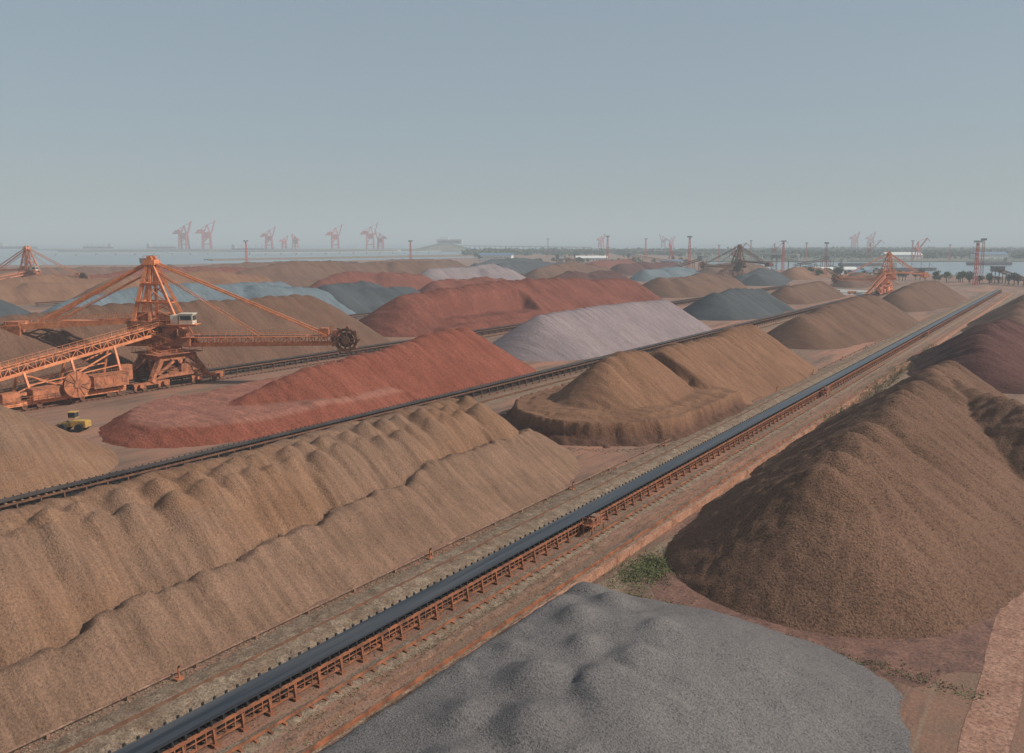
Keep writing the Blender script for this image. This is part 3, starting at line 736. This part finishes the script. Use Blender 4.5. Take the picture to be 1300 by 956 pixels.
def transfer(u,d,h,rz,lab,mt='rust',gl=62):
    x,y=place(u,d); r=empty('transfer_tower',(x,y,0),rz,label=lab,category='transfer tower')
    b=MB()
    for X in (-3,3):
        for Y in (-3,3): b.beam((X,Y,0),(X,Y,h),.5)
    for k in range(int(h/5)+1):
        z=min(h,k*5+.2); 
        for s in (-3,3): b.beam((-3,s,z),(3,s,z),.35); b.beam((s,-3,z),(s,3,z),.35)
        if k*5+5<h:
            for s in (-3,3): b.beam((-3,s,z),(3,s,z+5),.25)
    b.obj('steel_frame',M[mt],r)
    MB().box((0,0,h+2),(8,8,4)).box((0,0,h+4.2),(9,9,.4)).obj('drive_house',M['steelgrey'],r)
    b=MB().truss((3,0,h+1),(gl,0,2.5),2.6,2.4,16,.35)
    for k in (1,2,3): b.beam((3+k*14,-1,h-k*(h-1.5)/4.2),(3+k*14,-1.6,0),.5); b.beam((3+k*14,1,h-k*(h-1.5)/4.2),(3+k*14,1.6,0),.5)
    b.obj('inclined_gallery',M[mt],r)
transfer(.612,672,10,math.radians(-60),'rusty steel transfer tower with inclined conveyor gallery at belt end')
transfer(.33,980,14,.5,'distant steel transfer tower with sloping gallery')
transfer(.24,900,14,2.6,'distant rusty transfer tower with sloping gallery')
transfer(.06,1050,12,1.2,'distant rusty transfer tower with sloping gallery')
transfer(.15,1100,14,.9,'distant rusty transfer tower with sloping gallery',gl=90)
transfer(.4,1000,12,2.4,'distant rusty transfer tower with sloping gallery',gl=80)
transfer(-.46,700,16,.4,'distant transfer tower with sloping gallery beside the basin')
def trestle(a,b_,z,lab):
    A=Vector((*a,z));B=Vector((*b_,z)); b=MB().beam(A,B,7,2.2); n=int((B-A).length/40)
    pr=MB()
    for i in range(n+1):
        e=A+(B-A)*(i/n); pr.beam((e.x,e.y,-2),(e.x,e.y,z-1.1),3)
    r=empty('jetty_trestle',(0,0,0),label=lab,category='trestle bridge')
    b.obj('deck',M['concrete'],r); pr.obj('piers',M['concrete'],r)
trestle(place(-.07,3300),place(.1,2500),14,'long concrete trestle bridge descending from the hazy quay')
trestle(place(.1,2500),place(.36,1450),10,'long concrete conveyor trestle along the shore')
trestle(place(-.33,2000),place(-.09,2400),4,'low pale jetty across the river water')
trestle(place(-.6,1900),place(-.36,2100),4,'low pale jetty in the open river water')
x,y=place(-.085,2900)
def heap(X,Y): return 27*np.exp(-((X-x)/105)**2-((Y-y)/85)**2)-3
pile('hazy low mound carrying the terminal building',M['farland'],x-300,x+300,y-250,y+250,14,heap,'mound','earth_mound',None)
r=empty('terminal_building',(x+26,y,22),TH,label='pale flat-roofed terminal building on a mound above the quay',category='building')
b=MB().box((0,0,8),(90,30,16)).box((-20,0,20),(34,24,8)); b.obj('wall',M['white'],r)
b=MB()
for k in range(2):
    b.box((0,-15.2,5+k*5),(80,.4,2))
b.obj('window_band',M['glass'],r); MB().box((0,0,16.6),(94,34,1)).obj('roof',M['white'],r)

def ship(u,d,rz,s,lab):
    x,y=place(u,d); r=empty('cargo_ship',(x,y,-2),rz,label=lab,category='ship',group='cargo ships at anchor'); r.scale=(s,)*3
    b=MB(); ring=[(-100,-14),(-104,0),(-100,14),(80,14),(104,0),(80,-14)]
    for z in (0,13): 
        for px,py in ring: b.v.append((px*(1 if z else .96),py,z))
    b.f=[(6,7,8,9,10,11)]+[(i,(i+1)%6,6+(i+1)%6,6+i) for i in range(6)]
    b.obj('hull',M['hullred'],r)
    MB().box((-84,0,22),(18,24,18)).box((-84,0,32.5),(10,26,3)).cyl((-94,0,31),(-94,0,40),3,8).obj('superstructure',M['concrete'],r)
    b=MB()
    for k in (-45,-5,35,70): b.beam((k,0,13),(k,0,34),1.4); b.beam((k,0,30),(k+18,0,20),1)
    b.obj('deck_crane',M['steelgrey'],r)
ship(-.62,3600,TH+.1,.8,'hazy dark cargo ship anchored offshore'); ship(-.52,3700,TH+3.1,.7,'hazy cargo ship anchored offshore')
ship(-.44,3600,TH-.1,.7,'hazy cargo ship near the quay'); ship(-.33,2900,TH,.65,'bulk carrier berthed under the quay cranes')
ship(.44,1180,TH+.15,.35,'cargo barge moored in the basin'); ship(.6,1230,TH+3.2,.35,'cargo barge moored in the basin')
ship(.505,1000,TH+.05,.3,'cargo barge moored in the basin')

def shed(u,d,l,w,h,rz,roof,lab):
    x,y=place(u,d); r=empty('warehouse',(x,y,0),rz,label=lab,category='warehouse')
    MB().box((0,0,h/2),(l,w,h)).obj('wall',M['white'],r)
    b=MB(); e=.6; b.prism((-l/2-e,0,h+.01),(l/2+e,0,h+.01),[(-w/2-e,0),(w/2+e,0),(0,w*.22)]); b.obj('roof',M[roof],r)
    n=int(l/5); wn=None
    for i in range(n):
        p=(-l/2+2.5+i*5,-w/2-.03,h*.62)
        if wn is None: wn=MB().box((0,0,0),(2,.06,1.4)).obj('window',M['glass'],r,loc=p)
        else: c=clone(wn,r); c.location=p
    MB().box((0,-w/2-.05,1.3),(3.4,.08,2.6)).obj('door',M['steelgrey'],r)
for a in ((.405,830,46,12,6,TH+.1,'white','long low white warehouse with pale roof among trees'),(.445,790,30,10,5,TH+.1,'roofblue','white workshop with blue sheet roof'),
          (.10,1280,50,16,8,TH,'white','small white office block behind the stockpiles'),(.36,850,20,10,5,TH+.3,'white','low white shed beside the basin'),
          (-.02,1450,60,20,9,TH-.2,'roofblue','pale warehouse with blue roof'),(.2,1150,30,12,6,TH,'roofblue','small blue-roofed workshop building'),(.49,1560,70,24,8,TH,'white','pale riverside warehouse near moored barges'),(.6,1560,60,22,9,TH,'roofblue','pale riverside warehouse with blue roof')):
    shed(*a)
def van(x,y,rz,lab,mt):
    r=empty('parked_van',(x,y,.02),rz,label=lab,category='van',group='vehicles parked on the gravel lot')
    MB().prism((-2.6,0,0),(2.6,0,0),[(-1,.4),(1,.4),(1,1.2),(.85,2.1),(-.85,2.1),(-1,1.2)]).obj('body',M[mt],r)
    MB().box((1.9,0,1.6),(1.0,1.9,.5)).obj('window',M['glass'],r)
    w=None
    for X in (-1.7,1.7):
        for Y in (-.95,.95):
            if w is None: w=MB().cyl((0,-.12,0),(0,.12,0),.36,12).obj('wheel',M['black'],r,loc=(X,Y,.36))
            else:
                c=clone(w,r); c.location=(X,Y,.36)
van(-140,575,.4,'white van parked on the pale gravel lot','white'); van(-150,590,1.2,'white van parked near the far stacker','white'); van(-128,568,.5,'red-orange pickup van on the gravel lot','orange')
van(-174,300,1.5,'white van on the dirt road between beds','white')

# ------------------------------------------------------------------ vegetation and loose material
def leafy(b,cx,cy,cz,rx,rz,n,s,rn):
    for i in range(n):
        a=rn.uniform(0,6.283);ph=math.acos(rn.uniform(-1,1));q=rn.uniform(.35,1)**.5*(1+.25*math.sin(a*3+cx))
        p=Vector((cx+rx*q*math.sin(ph)*math.cos(a),cy+rx*q*math.sin(ph)*math.sin(a),cz+rz*q*math.cos(ph)))
        u=Vector((rn.uniform(-1,1),rn.uniform(-1,1),rn.uniform(-.6,1))).normalized(); w=u.orthogonal().normalized(); t=u.cross(w)
        k=len(b.v); z=s*rn.uniform(.6,1.3)
        b.v+=[tuple(p+w*z),tuple(p+t*z*.8),tuple(p-w*z),tuple(p-t*z*.8)]; b.f.append((k,k+1,k+2,k+3))
rn=random.Random(4)
protos=[]
for k in range(3):
    r=empty('tree',(0,0,0),label='dark green broad-leaved tree beside the yard',category='tree',group='trees around the yard')
    b=MB(); b.prism((0,0,0),(0.2,0,3.2),[(.28*math.cos(i),.28*math.sin(i)) for i in (0,1.05,2.1,3.14,4.2,5.2)])
    for i in range(5): a=i*1.3; b.beam((.1,0,2.6),(2*math.cos(a),2*math.sin(a),5.2),.16)
    b.obj('trunk',M['bark'],r)
    b=MB()
    for i in range(6): leafy(b,rn.uniform(-1.8,1.8),rn.uniform(-1.8,1.8),rn.uniform(4.2,7.2),1.9,1.6,70,.38,rn)
    b.obj('crown',M['foliage'],r); protos.append(r)
used=[False]*3
for i in range(150):
    if i<45: u=rn.uniform(.355,.47); d=rn.uniform(770,860)
    elif i<90: u=rn.uniform(0.0,.22);d=rn.uniform(1180,1330)
    elif i<120: u=rn.uniform(.46,.64); d=735+rn.uniform(-10,20)-(u-.46)*500
    else: u=rn.uniform(-.05,.3); d=rn.uniform(1400,1900)
    x,y=place(u,d);k=i%3;s=rn.uniform(.7,1.25)
    if not used[k]: used[k]=True; protos[k].location=(x,y,0)
    else: clone_tree(protos[k],(x,y,0),rn.random()*6,s)
b=MB()
for i in range(1000):
    if i<650: u=rn.uniform(.3,.72);d=rn.uniform(1600,2900)
    else: u=rn.uniform(-.06,.3);d=rn.uniform(1900,2500)
    x,y=place(u,d); leafy(b,x,y,rn.uniform(3,6),rn.uniform(9,18),rn.uniform(4,8),26,3.5,rn)
b.obj('distant_woodland',M['foliage'],label='hazy dark green belt of woodland on the far shore',category='woodland',kind='stuff')
for i in range(22):
    b=MB(); s=rn.uniform(.8,1.8)
    for j in range(14):
        a=rn.uniform(0,6.28); b.beam((0,0,0),(s*math.cos(a)*1.1,s*math.sin(a)*1.1,s*rn.uniform(1,2)),.05)
    leafy(b,0,0,s*1.1,s*1.3,s*.9,150,.13,rn)
    b.obj('dry_bush',M['dryleaf'],loc=(-38.6+rn.uniform(-.8,1),160+i*6+rn.uniform(-3,3),0),label='straggly dry bush growing by the retaining wall',category='bush',group='dry bushes by the wall')
b=MB()
for i in range(3400):
    if i<2600: x=-36.9+rn.gauss(0,1.3);y=77+rn.gauss(0,2.6)
    else: x=rn.uniform(-36,-4);y=69.8+rn.gauss(0,.7)
    leafy(b,x,y,.1,.25,.08,2,.08,rn)
gm=flat_mat('weeds_green',(.1,.115,.045),(.17,.165,.075),.5,.9)
b.obj('weeds',gm,label='patch of green weeds in the dirt between stockpiles',category='weeds',kind='stuff')
b=MB()
for i in range(10000):
    c0=rn.choice((-45.2,-45.0,-43.4,-57.5,-52.2,-38.8,-51.6)); y=20+rn.random()**1.6*260
    if math.sin(y*.21+c0)+math.sin(y*.067+c0*2)<-.1: continue
    leafy(b,c0+rn.gauss(0,.35),y,.08,.25,.08,2,.06,rn)
b.obj('dry_grass',M['scrub'],label='thin strips of dry scrub grass along the conveyor',category='grass',kind='stuff')
def lumps(name,mat,pts,s0,s1,lab):
    b=MB()
    for x,y,z in pts:
        s=rn.uniform(s0,s1); k=len(b.v)
        for dx,dy,dz in ((1,0,0),(-1,0,0),(0,1,0),(0,-1,0),(0,0,1),(0,0,-1)):
            q=s*rn.uniform(.6,1.2); b.v.append((x+dx*q,y+dy*q,z+dz*q*.8))
        for f in ((0,2,4),(2,1,4),(1,3,4),(3,0,4),(2,0,5),(1,2,5),(3,1,5),(0,3,5)): b.f.append(tuple(k+i for i in f))
    b.obj(name,mat,label=lab,category='ore lumps',kind='stuff')
P=[]
for i in range(2600):
    y=rn.uniform(20,110); P.append((-59.6+abs(rn.gauss(0,1.1)),y,.03))
for i in range(900):
    a=rn.uniform(-1.6,1.0); R=21.5+abs(rn.gauss(0,1.2)); P.append((-77+R*math.cos(a),139+R*math.sin(a)*1.1,.03))
lumps('loose_ore_lumps',M['track'],P,.05,.16,'ochre ore lumps scattered at the stockpile foot')
P=[(rn.uniform(-58,-37.5),20+rn.random()**1.5*200,.03) for i in range(9000)]
lumps('loose_gravel',M['gravel'],P,.03,.11,'loose gravel and spilled ore along the conveyor')

# ------------------------------------------------------------------ light and camera
az=math.radians(62);el=math.radians(36)
sv=Vector((math.sin(az)*math.cos(el),math.cos(az)*math.cos(el),math.sin(el)))
sd=bpy.data.lights.new('sun','SUN'); sd.energy=5.0; sd.angle=math.radians(1.5); sd.color=(1,.93,.83)
so=bpy.data.objects.new('sun',sd); COL.objects.link(so); so.rotation_euler=(-sv).to_track_quat('-Z','Y').to_euler(); so.location=(0,0,200)
w=bpy.data.worlds.new('World'); scene.world=w; w.use_nodes=True; nt=w.node_tree
sky=nt.nodes.new('ShaderNodeTexSky'); sky.sky_type='NISHITA'; sky.sun_disc=False
sky.sun_elevation=el; sky.sun_rotation=az; sky.dust_density=1.0; sky.air_density=1.2; sky.altitude=0; sky.ozone_density=2
mx=mix(nt,sky.outputs[0],(2.35,2.9,3.3),.8)
bg=nt.nodes['Background']; nt.links.new(mx,bg.inputs[0]); bg.inputs[1].default_value=.12
cd=bpy.data.cameras.new('camera'); cd.sensor_width=36; cd.lens=1012/1300*36; cd.shift_y=-45/1300
cd.clip_start=.5; cd.clip_end=90000
co_=bpy.data.objects.new('camera',cd); COL.objects.link(co_); co_.location=(0,0,H)
co_.rotation_euler=(math.radians(90)-math.atan(128/1012),0,TH)
scene.camera=co_
scene.view_settings.view_transform='Standard'; scene.view_settings.look='None'; scene.view_settings.exposure=0
